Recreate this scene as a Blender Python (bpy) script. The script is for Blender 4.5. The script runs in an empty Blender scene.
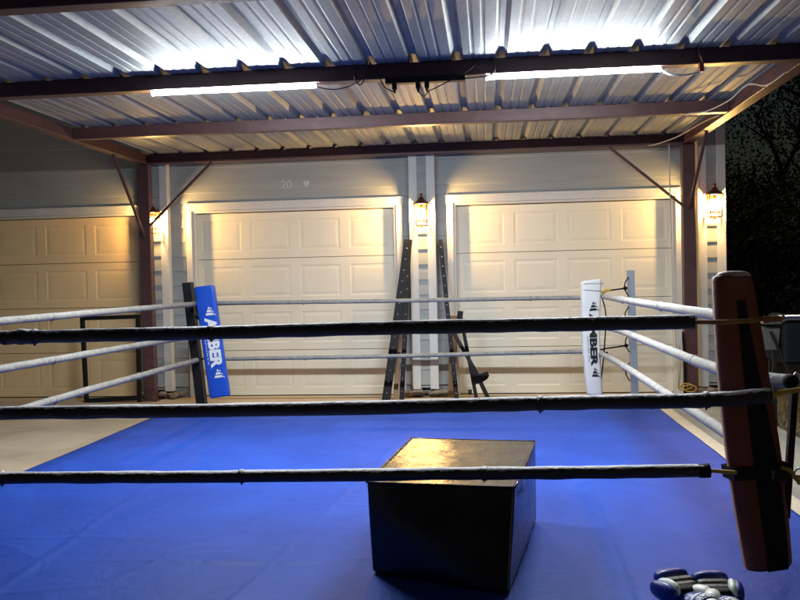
import bpy, math, random
from mathutils import Vector, Matrix, noise
random.seed(7)
S = bpy.context.scene
COL = S.collection

# ------------------------------------------------------------------ materials
def _nodes(name):
    m = bpy.data.materials.new(name); m.use_nodes = True
    nt = m.node_tree; b = nt.nodes['Principled BSDF']
    return m, nt, b

def ramp(nt, fac, stops):
    r = nt.nodes.new('ShaderNodeValToRGB')
    els = r.color_ramp.elements
    while len(els) < len(stops): els.new(0.5)
    for e, (p, c) in zip(els, stops):
        e.position = p
        e.color = (c[0], c[1], c[2], 1) if hasattr(c, '__len__') else (c, c, c, 1)
    nt.links.new(fac, r.inputs[0]); return r

def noise_tex(nt, scale, detail=4, rough=.55, dist=0, stretch=(1, 1, 1), coord='Object'):
    tc = nt.nodes.new('ShaderNodeTexCoord'); mp = nt.nodes.new('ShaderNodeMapping')
    mp.inputs['Scale'].default_value = stretch
    nt.links.new(tc.outputs[coord], mp.inputs[0])
    n = nt.nodes.new('ShaderNodeTexNoise')
    n.inputs['Scale'].default_value = scale; n.inputs['Detail'].default_value = detail
    n.inputs['Roughness'].default_value = rough; n.inputs['Distortion'].default_value = dist
    nt.links.new(mp.outputs[0], n.inputs['Vector']); return n

def mat(name, c, rough=.6, metal=0, var=.25, vs=6, stretch=(1, 1, 1), bump=0, bs=30, rvar=.15, spec=.5, c2=None, bstretch=None, coat=0):
    m, nt, b = _nodes(name)
    n = noise_tex(nt, vs, 6, .6, .3, stretch)
    lo = c2 if c2 else tuple(x * (1 - var) for x in c)
    r = ramp(nt, n.outputs[0], [(.3, lo), (.7, c)])
    nt.links.new(r.outputs[0], b.inputs['Base Color'])
    n2 = noise_tex(nt, vs * 3.1, 5, .6, 0, stretch)
    rr = nt.nodes.new('ShaderNodeMapRange')
    rr.inputs['To Min'].default_value = max(.03, rough - rvar); rr.inputs['To Max'].default_value = min(1, rough + rvar)
    nt.links.new(n2.outputs[0], rr.inputs[0]); nt.links.new(rr.outputs[0], b.inputs['Roughness'])
    b.inputs['Metallic'].default_value = metal
    b.inputs['Specular IOR Level'].default_value = spec
    b.inputs['Coat Weight'].default_value = coat
    if bump:
        n3 = noise_tex(nt, bs, 6, .6, 0, bstretch or stretch)
        bp = nt.nodes.new('ShaderNodeBump'); bp.inputs['Strength'].default_value = 1
        bp.inputs['Distance'].default_value = bump
        nt.links.new(n3.outputs[0], bp.inputs['Height']); nt.links.new(bp.outputs[0], b.inputs['Normal'])
    return m

def emit(name, c, s, base=(.8, .8, .8)):
    m, nt, b = _nodes(name)
    b.inputs['Base Color'].default_value = (*base, 1)
    b.inputs['Emission Color'].default_value = (*c, 1); b.inputs['Emission Strength'].default_value = s
    return m

def glass_mat(name):
    m, nt, b = _nodes(name); nt.nodes.remove(b)
    out = nt.nodes['Material Output']
    t = nt.nodes.new('ShaderNodeBsdfTransparent'); g = nt.nodes.new('ShaderNodeBsdfGlossy'); mx = nt.nodes.new('ShaderNodeMixShader')
    t.inputs[0].default_value = (.93, .91, .86, 1); g.inputs['Roughness'].default_value = .12
    n = noise_tex(nt, 25); r = nt.nodes.new('ShaderNodeMapRange'); r.inputs['To Min'].default_value = .03; r.inputs['To Max'].default_value = .12
    nt.links.new(n.outputs[0], r.inputs[0]); nt.links.new(r.outputs[0], mx.inputs[0])
    nt.links.new(t.outputs[0], mx.inputs[1]); nt.links.new(g.outputs[0], mx.inputs[2]); nt.links.new(mx.outputs[0], out.inputs[0])
    return m

def canvas_mat():
    m, nt, b = _nodes('blue_vinyl_canvas')
    n = noise_tex(nt, 1.1, 6, .6, .8)
    r = ramp(nt, n.outputs[0], [(.3, (.010, .042, .25)), (.52, (.013, .055, .33)), (.75, (.018, .072, .40))])
    sp = noise_tex(nt, 38, 3, .7)
    sr = ramp(nt, sp.outputs[0], [(.755, 0), (.785, 1)])
    mx = nt.nodes.new('ShaderNodeMix'); mx.data_type = 'RGBA'
    mul = nt.nodes.new('ShaderNodeMath'); mul.operation = 'MULTIPLY'; mul.inputs[1].default_value = .4
    nt.links.new(sr.outputs[0], mul.inputs[0]); nt.links.new(mul.outputs[0], mx.inputs[0])
    nt.links.new(r.outputs[0], mx.inputs[6]); mx.inputs[7].default_value = (.10, .14, .32, 1)
    # scuffs: long faint smudges
    sc = noise_tex(nt, 2.2, 8, .75, 1.5, (1, .35, 1))
    scr = ramp(nt, sc.outputs[0], [(.50, 0), (.66, .6)])
    mx2 = nt.nodes.new('ShaderNodeMix'); mx2.data_type = 'RGBA'
    nt.links.new(scr.outputs[0], mx2.inputs[0]); nt.links.new(mx.outputs[2], mx2.inputs[6]); mx2.inputs[7].default_value = (.022, .055, .30, 1)
    nt.links.new(mx2.outputs[2], b.inputs['Base Color'])
    rr = nt.nodes.new('ShaderNodeMapRange'); rr.inputs['To Min'].default_value = .42; rr.inputs['To Max'].default_value = .68
    nt.links.new(sc.outputs[0], rr.inputs[0]); nt.links.new(rr.outputs[0], b.inputs['Roughness'])
    b.inputs['Specular IOR Level'].default_value = .13
    w = noise_tex(nt, 260, 2, .5); bp = nt.nodes.new('ShaderNodeBump'); bp.inputs['Distance'].default_value = .0006
    w2 = noise_tex(nt, 5, 5, .55, 1.2); bp2 = nt.nodes.new('ShaderNodeBump'); bp2.inputs['Distance'].default_value = .012; bp2.inputs['Strength'].default_value = .8
    nt.links.new(w.outputs[0], bp.inputs['Height']); nt.links.new(w2.outputs[0], bp2.inputs['Height'])
    nt.links.new(bp.outputs[0], bp2.inputs['Normal']); nt.links.new(bp2.outputs[0], b.inputs['Normal'])
    return m

def roof_mat():
    m, nt, b = _nodes('galvanised_sheet')
    n = noise_tex(nt, 9, 5, .6, .5, (1, .25, 1))
    r = ramp(nt, n.outputs[0], [(.25, (.29, .315, .305)), (.75, (.38, .40, .385))])
    v = nt.nodes.new('ShaderNodeTexVoronoi'); v.inputs['Scale'].default_value = 55
    tc = nt.nodes.new('ShaderNodeTexCoord'); nt.links.new(tc.outputs['Object'], v.inputs['Vector'])
    vr = ramp(nt, v.outputs['Color'], [(0, .86), (1, 1)])
    mx = nt.nodes.new('ShaderNodeMix'); mx.data_type = 'RGBA'; mx.blend_type = 'MULTIPLY'; mx.inputs[0].default_value = 1
    nt.links.new(r.outputs[0], mx.inputs[6]); nt.links.new(vr.outputs[0], mx.inputs[7])
    # faint rust / water marks along the sheet
    st = noise_tex(nt, 5, 7, .7, .3, (3, .18, 1))
    srr = ramp(nt, st.outputs[0], [(.56, 0), (.74, .45)])
    mx2 = nt.nodes.new('ShaderNodeMix'); mx2.data_type = 'RGBA'
    nt.links.new(srr.outputs[0], mx2.inputs[0]); nt.links.new(mx.outputs[2], mx2.inputs[6]); mx2.inputs[7].default_value = (.27, .20, .13, 1)
    nt.links.new(mx2.outputs[2], b.inputs['Base Color'])
    b.inputs['Metallic'].default_value = .34; b.inputs['Specular IOR Level'].default_value = .25
    rr = nt.nodes.new('ShaderNodeMapRange'); rr.inputs['To Min'].default_value = .56; rr.inputs['To Max'].default_value = .68
    nt.links.new(st.outputs[0], rr.inputs[0]); nt.links.new(rr.outputs[0], b.inputs['Roughness'])
    bn = noise_tex(nt, 3.5, 3, .5, 0, (1.5, .8, 1)); bp = nt.nodes.new('ShaderNodeBump'); bp.inputs['Distance'].default_value = .002
    nt.links.new(bn.outputs[0], bp.inputs['Height']); nt.links.new(bp.outputs[0], b.inputs['Normal'])
    return m

def concrete_mat(name, a, c, crack=True):
    m, nt, b = _nodes(name)
    n = noise_tex(nt, 1.6, 8, .65, .6)
    r = ramp(nt, n.outputs[0], [(.3, a), (.7, c)])
    n2 = noise_tex(nt, 60, 4, .7); r2 = ramp(nt, n2.outputs[0], [(.3, .72), (.6, 1)])
    mx = nt.nodes.new('ShaderNodeMix'); mx.data_type = 'RGBA'; mx.blend_type = 'MULTIPLY'; mx.inputs[0].default_value = 1
    nt.links.new(r.outputs[0], mx.inputs[6]); nt.links.new(r2.outputs[0], mx.inputs[7])
    nt.links.new(mx.outputs[2], b.inputs['Base Color'])
    b.inputs['Roughness'].default_value = .82
    bp = nt.nodes.new('ShaderNodeBump'); bp.inputs['Distance'].default_value = .004
    nt.links.new(n2.outputs[0], bp.inputs['Height']); nt.links.new(bp.outputs[0], b.inputs['Normal'])
    return m

M = dict(
    canvas=canvas_mat(), roof=roof_mat(),
    driveway=concrete_mat('concrete_drive', (.46, .37, .26), (.66, .54, .39)),
    strip=concrete_mat('concrete_edge', (.50, .42, .30), (.66, .56, .42)),
    path=concrete_mat('grey_concrete', (.20, .20, .17), (.33, .32, .27)),
    steel=mat('red_oxide_steel', (.118, .054, .054), .42, 0, .35, 7, (1, 1, 1), .0012, 60, .12),
    siding=mat('grey_lap_siding', (.35, .375, .375), .62, 0, .14, 5, (.3, 1, 3), .0012, 60, .1),
    trim=mat('white_trim', (.66, .66, .63), .5, 0, .12, 6, (1, 1, .4), .0008, 80),
    door=mat('cream_door', (.79, .75, .61), .42, 0, .09, 2.5, (1, 1, 1), .0006, 90, .08),
    door_warm_lit=mat('cream_door_warm_lit', (.86, .66, .38), .45, 0, .09, 2.5, (1, 1, 1), .0006, 90, .08),  # left door: warm lantern light put into the base colour
    stone=mat('rubble_stone', (.30, .26, .22), .85, 0, .55, 9, (1, 1, 1), .02, 25),
    black=mat('black_steel', (.006, .006, .008), .6, 0, .3, 12, (1, 1, 1), .0008, 120, spec=.35),
    vinylblack=mat('black_vinyl', (.007, .007, .008), .27, 0, .2, 6, (1, 1, 1), .006, 8, .05, .55),
    strap=mat('black_webbing', (.008, .008, .009), .7, 0, .3, 40, (1, 1, 1), .001, 200, .1, .2),
    grey=mat('grey_painted_steel', (.27, .30, .35), .5, 0, .1, 9, (1, 1, 1), .0006, 90),
    blue=mat('blue_vinyl', (.012, .085, .55), .38, 0, .2, 5, (1, 1, 1), .002, 25),
    white=mat('white_vinyl', (.70, .70, .69), .42, 0, .08, 5, (1, 1, 1), .002, 25),
    red=mat('red_vinyl', (.19, .052, .038), .5, 0, .35, 5, (1, 1, 1), .002, 25, spec=.35),
    inkw=mat('white_print', (.78, .78, .78), .5, 0, .05), inkb=mat('black_print', (.012, .012, .014), .5, 0, .05),
    rope_white=mat('grey_white_rope_cover', (.27, .265, .245), .6, 0, .4, 20, (1, 1, 1), .005, 50),
    rope_bright=mat('white_rope_cover', (.40, .40, .39), .6, 0, .35, 20, (1, 1, 1), .005, 60),
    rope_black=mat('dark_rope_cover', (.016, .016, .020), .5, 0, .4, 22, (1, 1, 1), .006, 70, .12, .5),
    yellow=mat('yellow_cord', (.60, .40, .06), .7, 0, .35, 60, (1, 1, 1), .002, 150),
    orange=mat('worn_orange_cord', (.40, .20, .06), .75, 0, .45, 60, (1, 1, 1), .002, 150),
    metal=mat('zinc_metal', (.60, .60, .60), .3, 1, .2, 20),
    bronze=mat('aged_bronze', (.22, .085, .035), .38, .85, .35, 20),
    housing=mat('white_plastic', (.75, .76, .78), .4, 0, .05),
    cable_b=mat('black_cable', (.02, .02, .022), .45, 0, .1), cable_w=mat('white_cable', (.55, .52, .46), .5, 0, .15),
    wood=mat('weathered_wood', (.32, .20, .11), .75, 0, .4, 8, (1, 1, .15), .003, 50),
    leather_w=mat('white_leather', (.80, .84, .78), .35, 0, .12, 12, (1, 1, 1), .002, 40),
    leather_b=mat('navy_leather', (.008, .03, .26), .38, 0, .2, 12, (1, 1, 1), .002, 40),
    leather_g=mat('grey_leather', (.10, .095, .08), .45, 0, .3, 12, (1, 1, 1), .003, 40),
    bark=mat('bark', (.045, .038, .03), .9, 0, .5, 12, (1, 1, .3), .02, 25),
    leaf=mat('leaf', (.065, .08, .055), .55, 0, .6, 3),
    leaf2=mat('dark_leaf', (.05, .065, .055), .6, 0, .6, 3),
    fence=mat('dark_fence_wood', (.07, .065, .06), .8, 0, .4, 6, (1, 1, .2), .004, 40),
    cover=mat('navy_grill_cover', (.005, .007, .012), .8, 0, .3, 6, (1, 1, 1), .008, 18, spec=.2),
    greyp=mat('grey_plastic', (.09, .09, .085), .5, 0, .2, 8),
    glass=glass_mat('lantern_glass'),
    tube=emit('led_diffuser', (.90, .96, 1.0), 880), bulb=emit('warm_bulb', (1.0, .60, .20), 3000),
)
def top_highlight(m):  # paints a ragged white highlight on the upward-facing side of the cover
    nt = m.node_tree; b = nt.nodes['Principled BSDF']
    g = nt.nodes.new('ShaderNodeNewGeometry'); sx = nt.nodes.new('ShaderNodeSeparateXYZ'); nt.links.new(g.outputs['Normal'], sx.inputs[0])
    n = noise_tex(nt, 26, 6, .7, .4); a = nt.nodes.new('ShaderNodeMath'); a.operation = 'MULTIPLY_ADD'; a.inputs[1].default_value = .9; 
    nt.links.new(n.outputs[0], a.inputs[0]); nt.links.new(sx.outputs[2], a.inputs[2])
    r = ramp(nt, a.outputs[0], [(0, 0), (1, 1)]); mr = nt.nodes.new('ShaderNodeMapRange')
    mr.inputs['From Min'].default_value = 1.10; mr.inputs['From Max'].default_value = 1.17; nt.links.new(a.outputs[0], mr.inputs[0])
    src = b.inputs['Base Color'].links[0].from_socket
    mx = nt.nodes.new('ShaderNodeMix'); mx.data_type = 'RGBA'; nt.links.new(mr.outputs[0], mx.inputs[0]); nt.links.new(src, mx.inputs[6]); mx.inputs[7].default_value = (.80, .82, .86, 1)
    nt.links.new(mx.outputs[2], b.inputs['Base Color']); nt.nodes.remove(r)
top_highlight(M['rope_black'])
def grass_ground():
    m, nt, b = _nodes('dry_lawn')
    n = noise_tex(nt, 4, 8, .7, .5)
    r = ramp(nt, n.outputs[0], [(.3, (.10, .085, .035)), (.6, (.21, .17, .085)), (.8, (.07, .085, .03))])
    nt.links.new(r.outputs[0], b.inputs['Base Color']); b.inputs['Roughness'].default_value = .95
    n2 = noise_tex(nt, 90, 5, .8); bp = nt.nodes.new('ShaderNodeBump'); bp.inputs['Distance'].default_value = .03
    nt.links.new(n2.outputs[0], bp.inputs['Height']); nt.links.new(bp.outputs[0], b.inputs['Normal'])
    return m
M['lawn'] = grass_ground()

# ------------------------------------------------------------------ objects
def tag(o, label=None, cat=None, group=None, kind=None):
    if label: o['label'] = label
    if cat: o['category'] = cat
    if group: o['group'] = group
    if kind: o['kind'] = kind
    return o

def empty(name, loc, label, cat, group=None):
    o = bpy.data.objects.new(name, None); o.empty_display_size = .1
    COL.objects.link(o); o.location = loc; o['wo'] = tuple(loc)
    return tag(o, label, cat, group)

def worigin(o): return Vector(o['wo'])

class MB:
    def __init__(s): s.v = []; s.f = []
    def add(s, vs, fs):
        k = len(s.v); s.v += [Vector(v) for v in vs]; s.f += [tuple(i + k for i in f) for f in fs]; return s
    def box(s, x0, x1, y0, y1, z0, z1, R=None, c=None):
        vs = [Vector((x, y, z)) for z in (z0, z1) for y in (y0, y1) for x in (x0, x1)]
        if R is not None:
            c = Vector(c); vs = [c + R @ (v - c) for v in vs]
        return s.add(vs, [(0, 2, 3, 1), (4, 5, 7, 6), (0, 1, 5, 4), (2, 6, 7, 3), (0, 4, 6, 2), (1, 3, 7, 5)])
    def bar(s, a, b, w, d, up=(0, 0, 1)):
        """rectangular bar from a to b: w across, d along the 'up-ish' axis"""
        a = Vector(a); b = Vector(b); t = (b - a).normalized(); u = Vector(up)
        if abs(t.dot(u)) > .98: u = Vector((0, 1, 0))
        sx = t.cross(u).normalized(); sy = sx.cross(t).normalized()
        vs = [p + sx * (w / 2 * i) + sy * (d / 2 * j) for p in (a, b) for (i, j) in ((-1, -1), (1, -1), (1, 1), (-1, 1))]
        return s.add(vs, [(3, 2, 1, 0), (4, 5, 6, 7), (0, 1, 5, 4), (1, 2, 6, 5), (2, 3, 7, 6), (3, 0, 4, 7)])
    def tube(s, pts, r, n=10, cap=True, jit=0, sub=0):
        P = [Vector(p) for p in pts]
        if sub:
            Q = []
            for i in range(len(P) - 1):
                p0 = P[max(i - 1, 0)]; p1 = P[i]; p2 = P[i + 1]; p3 = P[min(i + 2, len(P) - 1)]
                for k in range(sub):
                    t = k / sub
                    Q.append(.5 * ((2 * p1) + (p2 - p0) * t + (2 * p0 - 5 * p1 + 4 * p2 - p3) * t * t + (3 * p1 - p0 - 3 * p2 + p3) * t ** 3))
            Q.append(P[-1]); P = Q
        rs = r if hasattr(r, '__len__') else None
        k0 = len(s.v); u = None
        for i, p in enumerate(P):
            t = (P[min(i + 1, len(P) - 1)] - P[max(i - 1, 0)])
            if t.length < 1e-9: t = Vector((0, 0, 1))
            t.normalize()
            if u is None:
                u = t.cross(Vector((0, 0, 1)));
                if u.length < .1: u = t.cross(Vector((0, 1, 0)))
                u.normalize()
            else:
                u = (u - t * u.dot(t)).normalized()
            w = t.cross(u)
            rr = rs[min(len(rs) - 1, int(i * len(rs) / len(P)))] if rs else r
            for j in range(n):
                a = 2 * math.pi * j / n
                q = rr * (1 + (jit * noise.noise(Vector((i * .45 + r * 99 if not rs else i * .45, math.cos(a) * 1.3, math.sin(a) * 1.3 + p.x))) if jit else 0))
                s.v.append(p + (u * math.cos(a) + w * math.sin(a)) * q)
        m = len(P)
        for i in range(m - 1):
            for j in range(n):
                a = k0 + i * n + j; b = k0 + i * n + (j + 1) % n
                s.f.append((a, b, b + n, a + n))
        if cap:
            s.f.append(tuple(k0 + j for j in reversed(range(n)))); s.f.append(tuple(k0 + (m - 1) * n + j for j in range(n)))
        return s
    def lathe(s, c, prof, n=20, axis='z'):
        c = Vector(c); k0 = len(s.v)
        for (r, h) in prof:
            for j in range(n):
                a = 2 * math.pi * j / n
                d = Vector((r * math.cos(a), r * math.sin(a), h)) if axis == 'z' else (Vector((h, r * math.cos(a), r * math.sin(a))) if axis == 'x' else Vector((r * math.cos(a), h, r * math.sin(a))))
                s.v.append(c + d)
        for i in range(len(prof) - 1):
            for j in range(n):
                a = k0 + i * n + j; b = k0 + i * n + (j + 1) % n
                s.f.append((a, b, b + n, a + n))
        s.f.append(tuple(k0 + j for j in reversed(range(n)))); s.f.append(tuple(k0 + (len(prof) - 1) * n + j for j in range(n)))
        return s
    def torus(s, c, R, r, nrm=(0, 0, 1), n=24, m=8, sx=1, sy=1):
        c = Vector(c); z = Vector(nrm).normalized(); x = z.cross(Vector((0, 0, 1)))
        if x.length < .1: x = Vector((1, 0, 0))
        x.normalize(); y = z.cross(x); k0 = len(s.v)
        for i in range(n):
            a = 2 * math.pi * i / n; d = (x * math.cos(a) * sx + y * math.sin(a) * sy)
            for j in range(m):
                b = 2 * math.pi * j / m
                s.v.append(c + d * (R + r * math.cos(b)) + z * r * math.sin(b))
        for i in range(n):
            for j in range(m):
                s.f.append((k0 + i * m + j, k0 + ((i + 1) % n) * m + j, k0 + ((i + 1) % n) * m + (j + 1) % m, k0 + i * m + (j + 1) % m))
        return s
    def ellipsoid(s, c, rad, R=None, n=20, m=12, pw=1.0):
        c = Vector(c); k0 = len(s.v)
        sg = lambda x: math.copysign(abs(x) ** pw, x)
        vs = [Vector((0, 0, rad[2]))]
        for i in range(1, m):
            ph = math.pi * i / m
            for j in range(n):
                a = 2 * math.pi * j / n
                vs.append(Vector((rad[0] * sg(math.sin(ph)) * sg(math.cos(a)), rad[1] * sg(math.sin(ph)) * sg(math.sin(a)), rad[2] * sg(math.cos(ph)))))
        vs.append(Vector((0, 0, -rad[2])))
        if R is not None: vs = [R @ v for v in vs]
        fs = [(0, 1 + j, 1 + (j + 1) % n) for j in range(n)]
        for i in range(m - 2):
            for j in range(n):
                a = 1 + i * n + j; b = 1 + i * n + (j + 1) % n
                fs.append((a, a + n, b + n, b))
        L = len(vs) - 1; b0 = 1 + (m - 2) * n
        fs += [(L, b0 + (j + 1) % n, b0 + j) for j in range(n)]
        return s.add([c + v for v in vs], fs)
    def build(s, name, mt, parent=None, smooth=False, bevel=0, label=None, cat=None, group=None, kind=None, subsurf=0, segs=2):
        if parent is not None: o0 = worigin(parent)
        else:
            xs = [v.x for v in s.v]; ys = [v.y for v in s.v]; zs = [v.z for v in s.v]
            o0 = Vector(((min(xs) + max(xs)) / 2, (min(ys) + max(ys)) / 2, min(zs)))
        me = bpy.data.meshes.new(name)
        me.from_pydata([tuple(v - o0) for v in s.v], [], s.f); me.validate()
        import bmesh
        bm = bmesh.new(); bm.from_mesh(me); bmesh.ops.recalc_face_normals(bm, faces=bm.faces); bm.to_mesh(me); bm.free()
        me.materials.append(mt)
        if smooth:
            me.polygons.foreach_set('use_smooth', [True] * len(me.polygons))
        o = bpy.data.objects.new(name, me); COL.objects.link(o); o['wo'] = tuple(o0)
        if parent is not None: o.parent = parent
        else: o.location = o0
        if bevel:
            md = o.modifiers.new('b', 'BEVEL'); md.width = bevel; md.segments = segs; md.limit_method = 'ANGLE'; md.angle_limit = math.radians(35)
            if segs > 2 or smooth:
                me.polygons.foreach_set('use_smooth', [True] * len(me.polygons))
                md.harden_normals = True
        if subsurf:
            md = o.modifiers.new('s', 'SUBSURF'); md.levels = subsurf; md.render_levels = subsurf
        return tag(o, label, cat, group, kind)

D = 9.339          # front plane of the house wall
PF = D - .10       # face of the pilasters
X0, X1 = -3.84, 2.13   # carport side frames
ZB, ZT = 2.684, 2.787  # carport beams

# ------------------------------------------------------------------ the ground
def sheet(name, x0, x1, y0, y1, z, m, label, zb=None, cat='ground'):
    b = MB()
    if zb is None: b.add([(x0, y0, z), (x1, y0, z), (x1, y1, z), (x0, y1, z)], [(0, 1, 2, 3)])
    else: b.box(x0, x1, y0, y1, zb, z)
    o = b.build(name, m, label=label, cat=cat, kind='structure'); return o
sheet('lawn', -60, 60, -40, 80, -.012, M['lawn'], 'dry brownish lawn beyond the driveway beside the house')
sheet('driveway', -14, 2.36, -12, D + .3, 0, M['driveway'], 'tan concrete driveway slab in front of the garage doors', -.1)
sheet('path', 1.72, 2.40, -12, 8.75, .008, M['path'], 'worn grey concrete path running beside the blue canvas', -.05)
sheet('kerb', 1.60, 1.715, -12, 8.75, .030, M['strip'], 'pale concrete edging strip along the right side of the canvas', -.05)

# dry grass tufts on the lawn
b = MB()
for i in range(14000):
    x = 2.45 + random.random() ** 1.6 * 6; y = 3.5 + random.random() * 7.5
    if x < 2.62 and y > D - .1: continue
    h = random.uniform(.02, .06); a = random.random() * 6.28; w = .004
    dx, dy = math.cos(a) * w, math.sin(a) * w; lx, ly = random.uniform(-.03, .03), random.uniform(-.03, .03)
    b.add([(x - dx, y - dy, -.012), (x + dx, y + dy, -.012), (x + lx, y + ly, h)], [(0, 1, 2)])
b.build('grass', mat('dry_grass_blades', (.24, .19, .09), .9, 0, .5, 6), label='short dry grass growing on the lawn right of the path', cat='grass', kind='stuff')

# ------------------------------------------------------------------ ring canvas
CX0, CX1, CY0, CY1, CZ = -3.22, 1.585, 2.35, 8.33, .05
def canvas_z(x, y):
    z = CZ + .006 * noise.noise(Vector((x * .9, y * .9, 0))) + .0022 * noise.noise(Vector((x * 3, y * 3, 4)))
    # folds running away from the camera, and wandering creases
    for (fx, k, amp, wd) in ((-.95, .10, .007, .018), (-2.1, -.05, .005, .02), (.55, .03, .004, .016)):
        cx = fx + k * (y - 4) + .03 * noise.noise(Vector((y * 1.5, fx, 0)))
        z += amp * math.exp(-((x - cx) / wd) ** 2)
    for (fy, k, amp, wd, xa, xb) in ((3.66, .08, .009, .017, -1.9, -.3), (3.9, -.05, .005, .02, -2.6, -1.2), (3.45, .25, .006, .02, -2.4, -1.5), (4.6, .03, .004, .02, -2.2, 0), (5.9, -.04, .004, .025, -1, 1.4)):
        cy = fy + k * (x + 1) + .07 * noise.noise(Vector((x * 2.2, fy, 1)))
        e = max(0, 1 - abs((x - (xa + xb) / 2) / ((xb - xa) / 2)) ** 3) if xa < x < xb else 0
        z += amp * e * math.exp(-((y - cy) / wd) ** 2)
    return z
b = MB(); NX, NY = 260, 300
for j in range(NY + 1):
    y = CY0 + (CY1 - CY0) * j / NY
    for i in range(NX + 1):
        x = CX0 + (CX1 - CX0) * i / NX
        if i in (0, NX): x += .006 * noise.noise(Vector((y * 1.3, i, 0)))
        z = canvas_z(x, y)
        b.v.append(Vector((x, y, z)))
for j in range(NY):
    for i in range(NX):
        a = j * (NX + 1) + i; b.f.append((a, a + 1, a + NX + 2, a + NX + 1))
# skirt down to the slab
rim = [j * (NX + 1) for j in range(NY + 1)] + [NY * (NX + 1) + i for i in range(1, NX + 1)] + [j * (NX + 1) + NX for j in range(NY - 1, -1, -1)] + [i for i in range(NX - 1, 0, -1)]
k0 = len(b.v)
for i in rim: v = b.v[i]; b.v.append(Vector((v.x, v.y, .002)))
n = len(rim)
for i in range(n): b.f.append((rim[i], k0 + i, k0 + (i + 1) % n, rim[(i + 1) % n]))
b.build('ring_canvas', M['canvas'], smooth=True, label='creased blue vinyl canvas covering the boxing ring floor', cat='ring canvas')

# ------------------------------------------------------------------ the house
H = empty('house', (-2.0, D, 0), 'grey lap sided house front with three cream garage doors behind the ring', 'house')
def lap(b, x0, x1, zs, y=D):
    for z0, z1 in zip(zs[:-1], zs[1:]):
        b.add([(x0, y - .013, z0 + .005), (x1, y - .013, z0 + .005), (x1, y - .001, z1 + .004), (x0, y - .001, z1 + .004),
               (x0, y + .01, z0 + .001), (x1, y + .01, z0 + .001), (x1, y + .01, z1 + .004), (x0, y + .01, z1 + .004)],
              [(0, 1, 2, 3), (0, 4, 5, 1), (0, 3, 7, 4), (1, 5, 6, 2)])
HX1 = 2.56
fine = [.12 + .168 * i for i in range(22)]
above = [2.245, 2.365, 2.65, 2.93, 3.21, 3.49, 3.77]
DOORS = [(-8.96, -4.05), (-3.36, -1.035), (-.34, 2.02)]
b = MB(); lap(b, -9.4, HX1 - .02, above)
zl = [z for z in fine if z < 2.24] + [2.244]
for (a, c) in ((-9.4, -9.07), (-3.95, -3.475), (-.94, -.432), (2.10, HX1 - .02)): lap(b, a, c, zl)
w = b.build('wall', M['siding'], H)
b = MB()
for (a, c) in ((-9.4, -8.97), (-4.04, -3.37), (-1.025, -.35), (2.03, HX1 - .02)): b.box(a, c, D + .012, D + .25, 0, 2.16)
b.box(-9.4, HX1 - .02, D + .012, D + .25, 2.162, 3.8)
b.box(HX1 - .1, HX1 - .019, D + .26, D + 9, 0, 3.8)
b.build('wall_core', M['siding'], H)
b = MB(); b.box(-9.6, HX1 + .5, D - .55, D + .3, 3.80, 3.84); b.box(-9.6, HX1 + .5, D - .58, D - .55, 3.74, 3.95); b.build('soffit', M['trim'], H)
b = MB(); b.add([(-9.7, D - .65, 3.93), (HX1 + .6, D - .65, 3.93), (HX1 + .6, D + 4.5, 5.8), (-9.7, D + 4.5, 5.8), (-9.7, D + 9.5, 3.9), (HX1 + .6, D + 9.5, 3.9)], [(0, 1, 2, 3), (3, 2, 5, 4)])
b.build('roof', mat('shingles', (.06, .06, .06), .9, 0, .5, 8), H)
# pilasters (white corner boards with siding between, lantern hangs on the face)
for (a, c) in ((-3.93, -3.64), (-.852, -.563), (2.265, 2.555)):
    b = MB(); lap(b, a + .09, c - .09, [.13 + .168 * i for i in range(22)], PF + .004)
    b.box(a + .01, c - .01, PF + .012, D - .012, .10, 3.72)
    p = b.build('pilaster', M['siding'], H)
    for (u, v) in ((a, a + .092), (c - .092, c)):
        b = MB(); b.box(u, v, PF - .012, PF + .011, .085, 3.72); 
        if u == a: b.box(a, a + .009, PF + .013, D - .013, .085, 3.72)
        else: b.box(c - .009, c, PF + .013, D - .013, .085, 3.72)
        b.build('corner_board', M['trim'], p, bevel=.003)
    b = MB(); cx = (a + c) / 2
    for k in range(26):
        x = cx + random.uniform(-.24, .24); y = PF + random.uniform(-.05, .12); r = random.uniform(.03, .06)
        b.ellipsoid((x, y, r * .5 + random.uniform(0, .035)), (r * 1.2, r, r * .62), Matrix.Rotation(random.random() * 3, 3, 'Z'), 8, 5)
    b.build('stone_base', M['stone'], p, smooth=False)
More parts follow.
